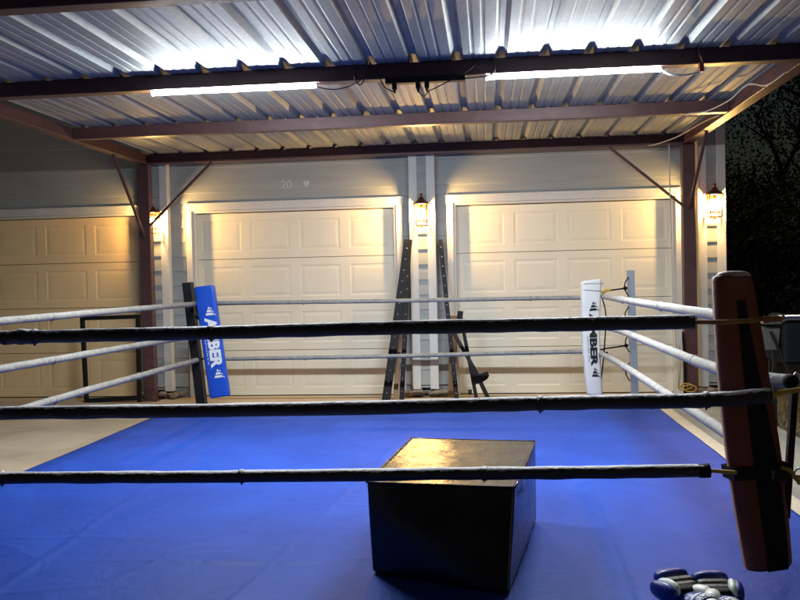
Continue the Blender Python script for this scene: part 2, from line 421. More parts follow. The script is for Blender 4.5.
# garage doors
for di, (a, c) in enumerate(DOORS):
    b = MB()
    b.box(a - .10, a - .028, D - .034, D + .011, .0, 2.158); b.box(c + .028, c + .10, D - .034, D + .011, .0, 2.158)
    b.box(a - .11, c + .11, D - .030, D + .011, 2.160, 2.243)
    b.box(a - .115, c + .115, D - .036, D - .031, 2.228, 2.250)
    cs = b.build('door_casing', M['trim'], H, bevel=.003)
    b = MB()
    b.box(a - .027, a, D - .02, D + .10, 0, 2.158); b.box(c, c + .027, D - .02, D + .10, 0, 2.158); b.box(a, c, D - .02, D + .06, 2.135, 2.158)
    b.build('door_jamb', M['trim'], cs, bevel=.002)
    e = bpy.data.objects.new('garage_door', None); COL.objects.link(e); e.parent = H; e['wo'] = ((a + c) / 2, D + .06, 0); e.location = Vector(e['wo']) - worigin(H)
    e['label'] = ['wide cream panelled garage door at the left', 'cream panelled garage door between left post and centre pilaster', 'cream panelled garage door right of the centre pilaster'][di]
    n = 8 if di == 0 else 4; sh = 2.13 / 4; yf = D + .062
    for k in range(4):
        z0, z1 = k * sh + (.012 if k == 0 else .003), (k + 1) * sh - .003
        b = MB()
        pw = (c - a) / n; mx, mz = .055, .085
        # slab with raised panels: each cell gets sloped reveal
        cells = []
        xs = [a + .002]; 
        for q in range(n): xs += [a + q * pw + mx, a + (q + 1) * pw - mx]
        xs.append(c - .002)
        zsn = [z0, z0 + mz, z1 - mz, z1]
        for ix in range(len(xs) - 1):
            for iz in range(3):
                panel = (iz == 1 and ix % 2 == 1)
                u0, u1, w0, w1 = xs[ix], xs[ix + 1], zsn[iz], zsn[iz + 1]
                if not panel:
                    b.add([(u0, yf, w0), (u1, yf, w0), (u1, yf, w1), (u0, yf, w1)], [(0, 1, 2, 3)])
                else:
                    L = [(0, 0), (.010, .0032), (.026, .0032), (.050, .0008)]
                    rings = [[(u0 + t, yf + d, w0 + t), (u1 - t, yf + d, w0 + t), (u1 - t, yf + d, w1 - t), (u0 + t, yf + d, w1 - t)] for t, d in L]
                    vs = sum(rings, []); fs = []
                    for r_ in range(3):
                        for q in range(4): fs.append((r_ * 4 + q, r_ * 4 + (q + 1) % 4, r_ * 4 + 4 + (q + 1) % 4, r_ * 4 + 4 + q))
                    fs.append((12, 13, 14, 15)); b.add(vs, fs)
        b.add([(a + .002, yf, z1), (c - .002, yf, z1), (c - .002, yf + .035, z1), (a + .002, yf + .035, z1)], [(0, 1, 2, 3)])
        b.add([(a + .002, yf, z0), (c - .002, yf, z0), (c - .002, yf + .035, z0), (a + .002, yf + .035, z0)], [(3, 2, 1, 0)])
        b.build('door_section', M['door_warm_lit'] if di == 0 else M['door'], e)
    b = MB(); b.box(a, c, yf + .004, yf + .03, 0, .011); b.build('bottom_seal', M['black'], e)
    b = MB(); b.box(a, c, yf + .036, yf + .05, 0.012, 2.13); b.build('door_backing', M['black'], e)

# text helper ---------------------------------------------------------------
def text_mesh(s, size, off=0.0):
    cu = bpy.data.curves.new('t', 'FONT'); cu.body = s; cu.size = size; cu.offset = off; cu.resolution_u = 3
    o = bpy.data.objects.new('t', cu); COL.objects.link(o)
    dg = bpy.context.evaluated_depsgraph_get(); me = bpy.data.meshes.new_from_object(o.evaluated_get(dg))
    vs = [v.co.copy() for v in me.vertices]; fs = [tuple(p.vertices) for p in me.polygons]
    bpy.data.objects.remove(o); bpy.data.curves.remove(cu); bpy.data.meshes.remove(me)
    x0 = min(v.x for v in vs); x1 = max(v.x for v in vs); y0 = min(v.y for v in vs); y1 = max(v.y for v in vs)
    return [Vector(((v.x - x0) / (x1 - x0), (v.y - y0) / (y1 - y0), 0)) for v in vs], fs
b = MB(); vs, fs = text_mesh('20', 1, .0)
b.add([(-2.325 + v.x * .125, D - .012, 2.385 + v.y * .095) for v in vs], fs)
num = b.build('house_number', mat('dull_metal_digits', (.62, .62, .60), .5), H)
b = MB()
hp = []
for i in range(28):
    t = 2 * math.pi * i / 28
    hp.append((-2.03 + .00215 * 16 * math.sin(t) ** 3, D - .013, 2.435 + .0028 * (13 * math.cos(t) - 5 * math.cos(2 * t) - 2 * math.cos(3 * t) - math.cos(4 * t))))
b.add(hp, [tuple(range(28))]); b.build('heart_plaque', bpy.data.materials['dull_metal_digits'], H)

# ------------------------------------------------------------------ wall lanterns
def lantern(cx, label):
    cy, z = PF - .105, 1.90
    t = empty('wall_lantern', (cx, PF - .012, z), label, 'wall lantern', 'bronze lanterns on the pilasters')
    b = MB(); b.box(cx - .045, cx + .045, PF - .026, PF - .013, 2.02, 2.19); b.bar((cx, PF - .026, 2.175), (cx, cy, 2.215), .018, .018); b.build('bracket', M['bronze'], t, bevel=.003)
    b = MB(); b.lathe((cx, cy, 0), [(.098, 2.138), (.100, 2.146), (.070, 2.165), (.036, 2.19), (.026, 2.21), (.012, 2.222)], 16); b.build('cap', M['bronze'], t)
    b = MB(); b.lathe((cx, cy, 0), [(.006, 2.218), (.008, 2.226), (.018, 2.238), (.016, 2.252), (.004, 2.262)], 12); b.build('finial', M['bronze'], t, smooth=True)
    b = MB()
    for sx in (-1, 1):
        for sy in (-1, 1):
            b.bar((cx + sx * .058, cy + sy * .058, 1.905), (cx + sx * .068, cy + sy * .068, 2.14), .009, .009)
    for zz in (1.905, 1.955):
        q = .058 + (zz - 1.905) / .235 * .01
        for sx in (-1, 1): b.bar((cx + sx * q, cy - q, zz), (cx + sx * q, cy + q, zz), .008, .008); b.bar((cx - q, cy + sx * q, zz), (cx + q, cy + sx * q, zz), .008, .008)
    b.build('frame', M['bronze'], t)
    b = MB(); b.bar((cx - .058, cy, 1.903), (cx + .058, cy, 1.903), .008, .005); b.lathe((cx, cy, 0), [(.004, 1.880), (.009, 1.889), (.005, 1.9)], 10); b.build('base', M['bronze'], t)
    b = MB()
    for sy in (-1, 1):
        b.add([(cx - .055, cy + sy * .056, 1.91), (cx + .055, cy + sy * .056, 1.91), (cx + .064, cy + sy * .065, 2.135), (cx - .064, cy + sy * .065, 2.135)], [(0, 1, 2, 3)])
        b.add([(cx + sy * .056, cy - .055, 1.91), (cx + sy * .056, cy + .055, 1.91), (cx + sy * .065, cy + .064, 2.135), (cx + sy * .065, cy - .064, 2.135)], [(0, 1, 2, 3)])
    b.build('glass', M['glass'], t)
    b = MB(); b.lathe((cx, cy, 0), [(.012, 2.098), (.014, 2.138)], 10); b.build('socket', M['bronze'], t)
    b = MB(); b.ellipsoid((cx, cy, 2.055), (.024, .024, .040), None, 12, 8); b.build('bulb', M['bulb'], t, smooth=True)
lantern(-3.785, 'glowing bronze lantern half hidden behind the left carport post')
lantern(-.708, 'glowing bronze lantern on the centre pilaster between the two garage doors')
lantern(2.415, 'glowing bronze lantern on the right pilaster at the house corner')

# ------------------------------------------------------------------ carport
C = empty('carport', (-.85, 9.09, 0), 'red oxide steel carport with ribbed galvanised roof over the ring', 'carport')
YS = [9.09, 7.405, 5.69, 3.925, 2.2, .5, -1.2]
for i, y in enumerate(YS):
    b = MB()
    b.box(X0 + .055, X1 - .055, y - .05, y + .05, ZB, ZT)
    if i in (0, 1): b.box(X0 + .055, X1 - .055, y - .058, y - .051, ZB - .004, ZB + .012)
    b.build('purlin', M['steel'], C, bevel=.006)
for x in (X0, X1):
    b = MB(); b.box(x - .052, x + .052, -1.3, 9.16, ZB - .002, ZT - .002)
    s = 1 if x > 0 else -1
    b.box(x - s * .053, x - s * .060, -1.3, 9.16, ZB - .006, ZB + .010)
    b.build('side_beam', M['steel'], C, bevel=.006)
for x, lean in ((X0, .0), (X1, .0)):
    for y in (9.09, -1.1):
        b = MB(); b.box(x - .065, x + .065, y - .05, y + .05, 0, ZB - .004)
        p = b.build('post', M['steel'], C, bevel=.006)
        b = MB(); b.box(x - .1, x + .1, y - .09, y + .09, .001, .012); b.build('base_plate', M['steel'], p)
for a, c in (((X0 + .05, 9.05, 1.98), (X0 + .80, 9.05, ZB - .005)), ((X1 - .05, 9.05, 2.02), (X1 - .82, 9.05, ZB - .005)),
             ((X0, 9.04, 1.86), (X0, 8.30, ZB - .005)), ((X1, 9.04, 2.0), (X1, 8.30, ZB - .005))):
    b = MB(); b.bar(a, c, .026, .026, (0, 1, .01)); b.build('brace', M['steel'], C)
# ribbed sheet
b = MB(); P = .2913; x = -3.376 - P * 1.5; prof = []
z0 = ZT + .003
xx = x
while xx < X1 + .1:
    prof += [(xx + P * .5 - .042, z0), (xx + P * .5 - .016, z0 + .034), (xx + P * .5 + .016, z0 + .034), (xx + P * .5 + .042, z0)]
    for q in (.30, .38):  # two small stiffeners each side of the pan centre
        pass
    for c_ in (P * .5 + .042 + .062, P * .5 + .042 + .132):
        prof += [(xx + c_ - .014, z0), (xx + c_ - .006, z0 + .0045), (xx + c_ + .006, z0 + .0045), (xx + c_ + .014, z0)]
    xx += P
prof = [q for q in prof if X0 - .09 < q[0] < X1 + .09]
ys = [-1.4 + (9.22 + 1.4) * j / 40 for j in range(41)]
for y in ys:
    for (px, pz) in prof: b.v.append(Vector((px, y, pz + .0008 * noise.noise(Vector((px * 5, y * 1.2, 0))))))
n = len(prof)
for j in range(len(ys) - 1):
    for i in range(n - 1): b.f.append((j * n + i, j * n + i + 1, (j + 1) * n + i + 1, (j + 1) * n + i))
rs = b.build('roof_sheet', M['roof'], C)
rs.modifiers.new('t', 'SOLIDIFY').thickness = .0015
b = MB()   # screw tips / heads along purlins
for y in YS:
    k = -3.376 + P / 2
    while k < X1 - .1:
        b.lathe((k, y - .062, z0 - .012), [(.0025, 0), (.003, .012)], 6); k += P
b.build('screws', M['metal'], C, kind='stuff')

# ------------------------------------------------------------------ LED tube lights
def led(xa, xb, label):
    y, z = 5.685, ZB
    t = empty('tube_light', ((xa + xb) / 2, y, z), label, 'tube light', 'LED tube lights under the carport beam')
    b = MB(); b.box(xa, xb, y - .018, y + .018, z - .018, z - .001); b.build('housing', M['housing'], t, bevel=.003)
    n = 10; vs = []; R_ = .020
    for x in (xa + .012, xb - .012):
        for i in range(n + 1):
            a = math.pi * i / n; vs.append((x, y + R_ * math.cos(a) * 1.05, z - .0185 - R_ * .38 * math.sin(a)))
    fs = [(i, i + 1, n + 2 + i, n + 1 + i) for i in range(n)]
    b = MB(); b.add(vs, fs); b.build('diffuser', M['tube'], t, smooth=True)
    for x in (xa, xb):
        b = MB(); s = 1 if x == xa else -1; b.box(min(x, x + s * .012), max(x, x + s * .012), y - .019, y + .019, z - .032, z - .0185); b.build('end_cap', M['housing'], t, bevel=.003)
led(-2.335, -1.14, 'lit white LED tube light on the left half of the carport beam')
led(.012, 1.175, 'lit white LED tube light on the right half of the carport beam')

def cord(name, pts, r, m, label, cat, sub=6, **k):
    b = MB(); b.tube(pts, r, 8, sub=sub); return b.build(name, m, smooth=True, label=label, cat=cat, **k)
YC = 5.63
ps = empty('power_strip', (-.37, YC, 2.66), 'black power strip with hanging plugs under the carport beam', 'power strip')
b = MB(); b.box(-.66, -.12, YC - .03, YC + .03, 2.642, ZB - .002); b.build('strip_body', M['black'], ps, bevel=.004)
for px in (-.60, -.44, -.38):
    b = MB(); b.box(px - .015, px + .015, YC - .02, YC + .015, 2.605, 2.641); b.lathe((px, YC, 0), [(.006, 2.58), (.011, 2.605)], 8); b.build('plug', M['black'], ps)
cord('power_cable', [(-1.14, 5.66, 2.655), (-1.02, 5.64, 2.628), (-.9, 5.62, 2.645), (-.80, 5.60, 2.70), (-.78, 5.60, 2.80)], .004, M['cable_b'], 'thin black cable leading from the left tube light up to the sheet', 'cable')
cord('power_cable', [(-.84, 5.61, 2.79), (-.87, 5.60, 2.70), (-.83, 5.60, 2.64), (-.79, 5.60, 2.70), (-.76, 5.61, 2.79)], .004, M['cable_b'], 'black cable loop hanging under the roof left of the power strip', 'cable')
cord('power_cable', [(-.76, 5.61, 2.79), (-.70, 5.59, 2.69), (-.66, 5.59, 2.615), (-.60, 5.61, 2.585)], .004, M['cable_b'], 'black cable running down into the leftmost plug', 'cable')
cord('power_cable', [(-.44, 5.62, 2.585), (-.40, 5.60, 2.545), (-.37, 5.60, 2.575), (-.31, 5.59, 2.60), (-.1, 5.59, 2.70), (-.02, 5.60, 2.79)], .004, M['cable_b'], 'black cable from the middle plug climbing right to the roof rib', 'cable')
cord('power_cable', [(-.12, 5.62, 2.655), (-.03, 5.6, 2.655), (.03, 5.61, 2.665), (.08, 5.61, 2.70), (.05, 5.61, 2.79)], .004, M['cable_b'], 'black cable from the power strip end to the right tube light', 'cable')
cord('power_cable', [(1.175, 5.66, 2.655), (1.21, 5.62, 2.62), (1.29, 5.6, 2.605), (1.36, 5.6, 2.612), (1.41, 5.6, 2.63)], .007, M['housing'], 'thick white cable curling from the right end of the right tube light', 'cable')
cord('power_cable', [(1.41, 5.6, 2.63), (1.415, 5.6, 2.69), (1.40, 5.6, 2.73), (1.39, 5.61, 2.79)], .005, M['orange'], 'short reddish cord rising from the white cable to the roof sheet', 'cable')
b = MB(); b.box(1.393, 1.421, 5.585, 5.615, 2.62, 2.68); b.build('cable_connector', mat('red_plastic', (.35, .06, .04), .4), label='small red plug connector at the right tube light', cat='connector', bevel=.003)
cord('wall_wire', [(2.05, 5.95, 2.67), (2.04, 6.3, 2.665), (2.0, 6.6, 2.74), (1.95, 6.9, 2.69), (1.85, 7.2, 2.665), (1.75, 7.33, 2.675), (1.72, 7.38, 2.68)], .005, M['cable_w'], 'white cable looping along the right side beam before the second purlin', 'cable')
cord('wall_wire', [(2.03, 7.5, 2.68), (2.0, 7.9, 2.70), (1.9, 8.5, 2.67), (1.78, 8.9, 2.665), (1.72, 9.02, 2.67)], .005, M['cable_w'], 'white cable looping from second purlin back to the rear purlin corner', 'cable')
cord('hanging_cord', [(1.925, 9.0, 2.68), (1.93, 9.02, 2.2), (1.94, 9.03, 1.6), (1.945, 9.02, 1.0), (1.97, 9.0, .5), (1.985, 9.0, .12)], .006, M['cable_w'], 'pale cord hanging down in front of the right garage door', 'cord')
b = MB()
for k in range(3):
    b.torus((2.03 + .028 * k, 8.97 - .02 * k, .11 + .02 * (k % 2)), .034 + .008 * k, .006, (0.2 * k, 1, .35), 20, 6, 1.3, .8)
b.tube([(1.98, 8.98, .10), (2.0, 8.98, .3), (2.0, 9.0, .55)], .007, 8)
b.build('cord_coil', M['yellow'], smooth=True, label='yellow cord coiled at the foot of the right carport post', cat='cord coil')
b = MB(); b.tube([(2.045, 8.97, .02), (2.05, 8.99, .3), (2.04, 9.0, .7)], .014, 8, sub=4, jit=.5)
b.build('dark_strap', M['strap'], smooth=True, label='dark strap hanging against the lower right carport post', cat='strap')

# ------------------------------------------------------------------ ring posts
def rpost(pts, w, m, label, group='corner posts of the ring'):
    t = empty('corner_post', pts[0], label, 'ring post', group)
    b = MB(); b.bar(pts[0], pts[1], w, w, (0, 1, 0)); b.build('post_tube', m, t, bevel=.004)
    b = MB(); p = pts[0]; b.box(p[0] - .11, p[0] + .11, p[1] - .11, p[1] + .11, .052, .064); b.build('foot_plate', m, t)
    return t
rpost([(-2.905, 8.14, .06), (-3.02, 8.14, 1.335)], .092, M['black'], 'black steel corner post leaning beside the blue pad')
gp = rpost([(1.397, 8.2, .06), (1.373, 8.2, 1.355)], .066, M['grey'], 'slim grey corner post behind the white pad')
rpost([(-3.0, 3.12, .06), (-3.05, 3.12, 1.33)], .09, M['black'], 'black steel corner post at the near left corner of the ring')
for zc in (1.20, .92, .66, .38):
    b = MB(); b.tube([(1.345, 8.15, zc + .09), (1.31, 8.14, zc + .03), (1.31, 8.14, zc - .03), (1.345, 8.15, zc - .09)], .006, 6, sub=4); b.build('hook', M['black'], gp, smooth=True)
rpost([(1.27, 3.0, .06), (1.33, 3.0, 1.28)], .07, M['black'], 'black steel corner post at the near right corner of the ring')

# ------------------------------------------------------------------ corner pads
def pad(name, TL, TR, BL, BR, th, m, label, curve=0.0, rows=26, round_=.028, wb=0.0):
    """rounded slab; returns the object and a surface map f(u, v, lift)"""
    TL, TR, BL, BR = map(Vector, (TL, TR, BL, BR))
    nrm = (TR - TL).cross(BL - TL).normalized()      # towards the camera side
    if nrm.y > 0: nrm = -nrm
    def base(u, v):
        s = curve * math.sin(math.pi * v); u = u * (1 + wb * math.sin(math.pi * min(1, v * 1.0)) ** .8)
        return (TL * (1 - u) + TR * u) * (1 - v) + (BL * (1 - u) + BR * u) * v + (TR - TL).normalized() * -s
    sec = []
    n = 5
    W = (TR - TL).length; r = min(round_, th / 2, W / 2)
    for (cx, cy, a0) in ((W - r, th - r, 0), (r, th - r, 90), (r, r, 180), (W - r, r, 270)):
        for i in range(n): 
            a = math.radians(a0 + 90 * i / (n - 1)); sec.append(((cx + r * math.cos(a)) / W, cy + r * math.sin(a)))
    b = MB()
    vs_ = [0, .004, .012] + [.02 + .96 * i / rows for i in range(rows + 1)] + [.988, .996, 1]
    ins = [.78, .93, .985] + [1] * (rows + 1) + [.985, .93, .78]
    for v, q in zip(vs_, ins):
        for (u, d) in sec:
            uu = .5 + (u - .5) * q; dd = th / 2 + (d - th / 2) * q
            w_ = .002 * noise.noise(Vector((u * 2, v * 14, d * 9)))
            b.v.append(base(uu, v) + nrm * (dd - th + w_))
    k = len(sec)
    for j in range(len(vs_) - 1):
        for i in range(k): b.f.append((j * k + i, j * k + (i + 1) % k, (j + 1) * k + (i + 1) % k, (j + 1) * k + i))
    b.f.append(tuple(range(k))); b.f.append(tuple((len(vs_) - 1) * k + i for i in reversed(range(k))))
    o = b.build(name, m, smooth=True, label=label, cat='corner pad')
    return o, (lambda u, v, l=.004: base(u, v) + nrm * l), base, nrm

def print_pad(o, f, ink, v0, v1, u0, u1, L):
    vs, fs = text_mesh('AMBER', 1, .05)
    b = MB(); b.add([f(u0 + (u1 - u0) * p.y, v0 + (v1 - v0) * p.x) for p in vs], fs); b.build('lettering', ink, o)
    vs, fs = text_mesh('SPORTS', 1, .0)
    b = MB(); b.add([f(u0 - .13 + .06 * p.y, v0 + (v1 - v0) * (.42 + .5 * p.x)) for p in vs], fs); b.build('small_lettering', ink, o)
    for vc in (v0 - .055, v1 + .055):
        b = MB()
        for k in range(3):   # striped mountain
            h0, h1 = k / 3 + .0, k / 3 + .24
            hw0, hw1 = .22 * h0, .22 * h1
            dv = .085
            g = lambda du, h: f((u0 + u1) / 2 + du, vc - dv / 2 + dv * h)
            b.add([g(-hw0 - .01, h0), g(hw0 + .01, h0), g(hw1 + .01, h1), g(-hw1 - .01, h1)], [(0, 1, 2, 3)])
            b.add([g(hw0 + .05, h0 + .1), g(hw0 + .09, h0 + .1), g(hw1 + .12, h1 + .05), g(hw1 + .06, h1 + .05)], [(0, 1, 2, 3)])
        b.build('emblem', ink, o)

o, f, bs, nr = pad('corner_pad', (-2.915, 8.0, 1.289), (-2.71, 8.0, 1.305), (-2.784, 8.0, .17), (-2.578, 8.0, .198), .085, M['blue'], 'blue corner pad lettered in white at the far left corner')
print_pad(o, f, M['inkw'], .285, .735, .34, .92, 1)
b = MB(); b.bar((-2.87, 8.095, .95), (-2.95, 8.13, 1.0), .03, .02); b.tube([(-2.93, 8.09, 1.12), (-2.86, 8.1, .82), (-2.80, 8.09, .55)], .008, 6, sub=4); b.build('strap', M['strap'], o)
o, f, bs, nr = pad('corner_pad', (.893, 8.0, 1.262), (1.085, 8.03, 1.285), (.93, 8.0, .18), (1.075, 8.03, .165), .085, M['white'], 'white corner pad lettered in black at the far right corner', curve=.02)
print_pad(o, f, M['inkb'], .285, .745, .36, .78, 1)
b = MB()
b.box(.895, 1.083, 7.908, 7.913, 1.235, 1.24)
b.tube([(1.07, 8.09, 1.14), (1.12, 8.1, .95), (1.10, 8.1, .6), (1.06, 8.1, .25)], .006, 6, sub=6, jit=.2)
b.build('lacing', M['strap'], o, smooth=True)

# red pad at the near right corner: seen from its outer side
o, f, bs, nr = pad('corner_pad', (.862, 3.235, 1.306), (1.010, 3.27, 1.306), (.968, 3.225, .175), (1.146, 3.26, .190), .08, M['red'], 'dark red corner pad with black strap at the near right corner', curve=.026, round_=.04, wb=.27)
b = MB()
vs, fs = [], []
for i in range(21):
    v = .085 + .915 * i / 20; u0 = .43 - .06 * v; u1 = u0 + .20 + .24 * min(1, max(0, (v - .1) / .55))
    u1 = min(u1, .93)
    vs += [f(u0, v, .003), f(u1, v, .003), f(u1, v, -.005), f(u0, v, -.005)]
for i in range(20):
    k = i * 4
    for q in range(4): fs.append((k + q, k + (q + 1) % 4, k + 4 + (q + 1) % 4, k + 4 + q))
fs += [(0, 3, 2, 1), (80, 81, 82, 83)]
b.add(vs, fs); b.build('strap', M['strap'], o)
for v in (.665,):   # bands round the pad
    b = MB(); vs = []; n = 0
    for dv in (-.022, .022):
        for (u, l) in ((-.015, .004), (.5, .006), (1.015, .004), (1.015, -.086), (-.015, -.086)): vs.append(f(u, v + dv, l))
    b.add(vs, [(i, (i + 1) % 5, 5 + (i + 1) % 5, 5 + i) for i in range(5)]); bo = b.build('band', M['strap'], o); bo.modifiers.new('t', 'SOLIDIFY').thickness = .003
# pale pad top, its pinkish-white highlight painted into the colour
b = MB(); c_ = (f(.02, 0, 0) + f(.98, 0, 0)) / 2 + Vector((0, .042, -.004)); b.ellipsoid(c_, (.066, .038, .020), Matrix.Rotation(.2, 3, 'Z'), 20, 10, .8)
b.build('top_flap', mat('pink_highlight_vinyl', (.55, .44, .40), .5, 0, .3, 20), o, smooth=True)

# ------------------------------------------------------------------ ropes
def rope(label, pts, r, m, taps=(), ends=None, endm=None, er=.008, n=14, jit=.10, group='ring ropes', sub=18, extra=None):
    b = MB(); b.tube(pts, r, n, sub=sub, jit=jit)
    o = b.build('ring_rope', m, smooth=True, label=label, cat='ring rope', group=group)
    A, Z = Vector(pts[0]), Vector(pts[-1])
    for t in taps:
        L = [Vector(p) for p in pts]; k = t * (len(L) - 1); i = min(int(k), len(L) - 2); p = L[i].lerp(L[i + 1], k - i); d = (L[i + 1] - L[i]).normalized()
        bb = MB(); bb.tube([p - d * .011, p, p + d * .011], [r * 1.04, r * 1.16, r * 1.1], n, jit=.05); bb.torus(p + Vector((0, 0, -r * 1.1)), .006, .003, (1, 0, 0), 8, 5)
        bb.build('tape_band', m, o, smooth=True)
    if ends:
        for e in ends:
            bb = MB(); bb.tube(e, er, 8, sub=5, jit=.2); bb.build('tension_cord', endm, o, smooth=True)
    return o
def sagged(a, c, n, sag, z=None):
    a, c = Vector(a), Vector(c); return [tuple(a.lerp(c, i / n) - Vector((0, 0, sag * math.sin(math.pi * i / n)))) for i in range(n + 1)]
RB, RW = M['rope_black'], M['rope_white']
Y = 3.2
# near side: dark covers
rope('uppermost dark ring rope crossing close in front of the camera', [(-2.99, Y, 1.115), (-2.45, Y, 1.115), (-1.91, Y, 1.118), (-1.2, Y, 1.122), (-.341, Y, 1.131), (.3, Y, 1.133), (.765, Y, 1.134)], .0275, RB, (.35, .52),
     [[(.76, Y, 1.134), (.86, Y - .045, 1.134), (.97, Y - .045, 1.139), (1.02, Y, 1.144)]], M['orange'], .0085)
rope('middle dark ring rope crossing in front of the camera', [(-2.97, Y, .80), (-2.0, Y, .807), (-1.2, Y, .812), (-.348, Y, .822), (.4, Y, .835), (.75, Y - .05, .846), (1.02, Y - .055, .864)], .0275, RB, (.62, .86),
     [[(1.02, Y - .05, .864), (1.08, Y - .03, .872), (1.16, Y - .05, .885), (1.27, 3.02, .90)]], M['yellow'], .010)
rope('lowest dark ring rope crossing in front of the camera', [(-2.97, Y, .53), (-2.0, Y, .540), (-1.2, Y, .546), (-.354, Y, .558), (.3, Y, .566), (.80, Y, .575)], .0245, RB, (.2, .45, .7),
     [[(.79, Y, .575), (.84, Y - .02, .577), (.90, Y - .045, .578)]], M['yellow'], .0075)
# knuckle where two pieces of the uppermost cover overlap, and end collar of the lowest one
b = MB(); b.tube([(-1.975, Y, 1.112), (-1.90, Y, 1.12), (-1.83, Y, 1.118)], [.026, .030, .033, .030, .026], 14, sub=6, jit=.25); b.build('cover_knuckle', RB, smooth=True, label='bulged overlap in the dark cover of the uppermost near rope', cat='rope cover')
b = MB(); b.tube([(.775, Y, .573), (.815, Y, .575)], .026, 14, jit=.1, sub=3); b.build('end_collar', M['strap'], smooth=True, label='black taped collar ending the lowest near rope', cat='collar')
# far side
for z0_, z1_, z2_, lab in ((1.123, 1.109, 1.105, 'uppermost pale rope on the far side of the ring'), (.842, .832, .83, 'middle pale rope on the far side of the ring'), (.56, .566, .588, 'lowest pale rope on the far side of the ring')):
    rope(lab, [(-2.72, 8.09, z0_), (-1.7, 8.1, (z0_ + z1_) / 2 - .002), (-.857, 8.1, z1_), (0, 8.1, (z1_ + z2_) / 2 + .001), (.93, 8.09, z2_)], .0205, RW, (.22, .58, .86),
         [[(-2.73, 8.09, z0_), (-2.85, 8.12, z0_), (-2.97, 8.14, z0_)], [(.93, 8.09, z2_), (1.03, 8.10, z2_ + .01), (1.10, 8.11, z2_ + .015)]], M['strap'], .008)
# left side
for (za, zb, zm, lab) in ((1.119, 1.115, 1.119, 'uppermost pale rope on the left side of the ring'), (.80, .84, .821, 'middle pale rope on the left side of the ring'), (.553, .53, .553, 'lowest pale rope on the left side of the ring')):
    rope(lab, [(-2.92, 8.06, za), (-2.94, 7, (za + zm) / 2 + .0), (-2.95, 5.6, zm), (-2.96, 4.4, (zm + zb) / 2), (-2.98, 3.2, zb)], .0255, RW, (.3, .55, .8),
         [[(-2.92, 8.06, za), (-2.96, 8.12, za)]], M['strap'], .008)
# right side
R3 = [('uppermost pale rope on the right side of the ring', [(1.10, 8.05, 1.112), (1.09, 7.2, 1.112), (1.055, 5.5, 1.118), (1.02, 3.93, 1.125), (.99, 3.42, 1.13)]),
      ('middle pale rope on the right side of the ring', [(1.12, 8.05, .815), (1.09, 7.0, .85), (1.055, 5.5, .865), (1.02, 3.87, .882), (1.05, 3.5, .892), (1.135, 3.30, .896)]),
      ('lowest pale rope on the right side of the ring', [(1.06, 8.05, .568), (1.07, 7.0, .585), (1.05, 5.5, .60), (1.02, 3.83, .618), (1.0, 3.42, .62)])]
for lab, pts in R3:
    rope(lab, pts, .0255, M['rope_bright'], (.3, .55), [[pts[0], (1.13, 8.1, pts[0][2] + .005)]], M['strap'], .008)
b = MB(); b.tube([(1.136, 3.30, .896), (1.152, 3.27, .896)], [.029, .026, .018], 14, sub=3); b.build('end_collar', M['strap'], smooth=True, label='black end collar on the middle right hand rope beside the red pad', cat='collar')
# tensioners at the far right corner
for (z, y_) in ((1.165, 8.1), (.615, 8.1)):
    t = empty('turnbuckle', (1.2, y_, z), 'yellow and black tension cord at the top of the grey post' if z > 1 else 'thin black tension cord near the foot of the grey post', 'tension cord')
    if z > 1:
        b = MB(); b.tube([(1.085, y_, z - .02), (1.12, y_, z), (1.165, y_, z + .006)], .014, 8, sub=4, jit=.5); b.build('knot', M['yellow'], t, smooth=True)
    b = MB(); b.tube([(1.09, y_, z - .005), (1.2, y_, z + .008), (1.335, y_ + .04, z + .022)], .007, 8, sub=4, jit=.3); b.torus((1.31, y_ + .03, z + .02), .014, .006, (0, 1, 0), 12, 6); b.build('cord', M['strap'], t, smooth=True)
# hardware at the near right corner
t = empty('turnbuckle', (1.05, 3.17, 1.14), 'steel ring and orange turnbuckle beside the red pad', 'turnbuckle')
b = MB(); b.tube([(1.00, 3.15, 1.140), (1.03, 3.15, 1.143), (1.062, 3.15, 1.143)], .011, 10, sub=4, jit=.3); b.build('body', M['orange'], t, smooth=True)
b = MB(); b.torus((1.045, 3.155, 1.147), .021, .0035, (0, 1, .25), 26, 8, 1.35, .75); b.build('ring', M['metal'], t, smooth=True)
b = MB(); b.tube([(1.07, 3.15, 1.146), (1.15, 3.1, 1.146), (1.27, 3.02, 1.15)], .0055, 8, sub=4); b.lathe((1.13, 3.12, 1.146), [(.007, 0), (.010, .006), (.010, .05), (.007, .056)], 10, 'x'); b.build('rod', M['metal'], t, smooth=True)
t = empty('turnbuckle', (1.1, 3.17, .575), 'brass ring and frayed yellow cord at the foot of the red pad', 'turnbuckle')
b = MB(); b.torus((1.118, 3.13, .578), .022, .003, (.15, 1, .1), 26, 8); b.build('ring', M['metal'], t, smooth=True)
b = MB(); b.tube([(1.055, 3.14, .60), (1.075, 3.12, .595), (1.09, 3.12, .575), (1.105, 3.12, .555), (1.11, 3.12, .545)], .008, 8, sub=4, jit=.5); b.tube([(1.06, 3.14, .575), (1.1, 3.12, .572), (1.14, 3.1, .575), (1.27, 3.02, .59)], .006, 8, sub=4, jit=.3); b.build('cord', M['yellow'], t, smooth=True)
b = MB(); b.box(1.02, 1.085, 3.118, 3.15, .553, .59); b.build('buckle', M['black'], t, bevel=.005)
b = MB(); b.tube([(1.185, 3.30, .90), (1.178, 3.30, .915), (1.165, 3.30, .925), (1.155, 3.3, .905), (1.16, 3.3, .885)], .006, 8, sub=5); b.build('snap_hook', M['metal'], smooth=True, label='pale snap hook above the black strut by the red pad', cat='hook')
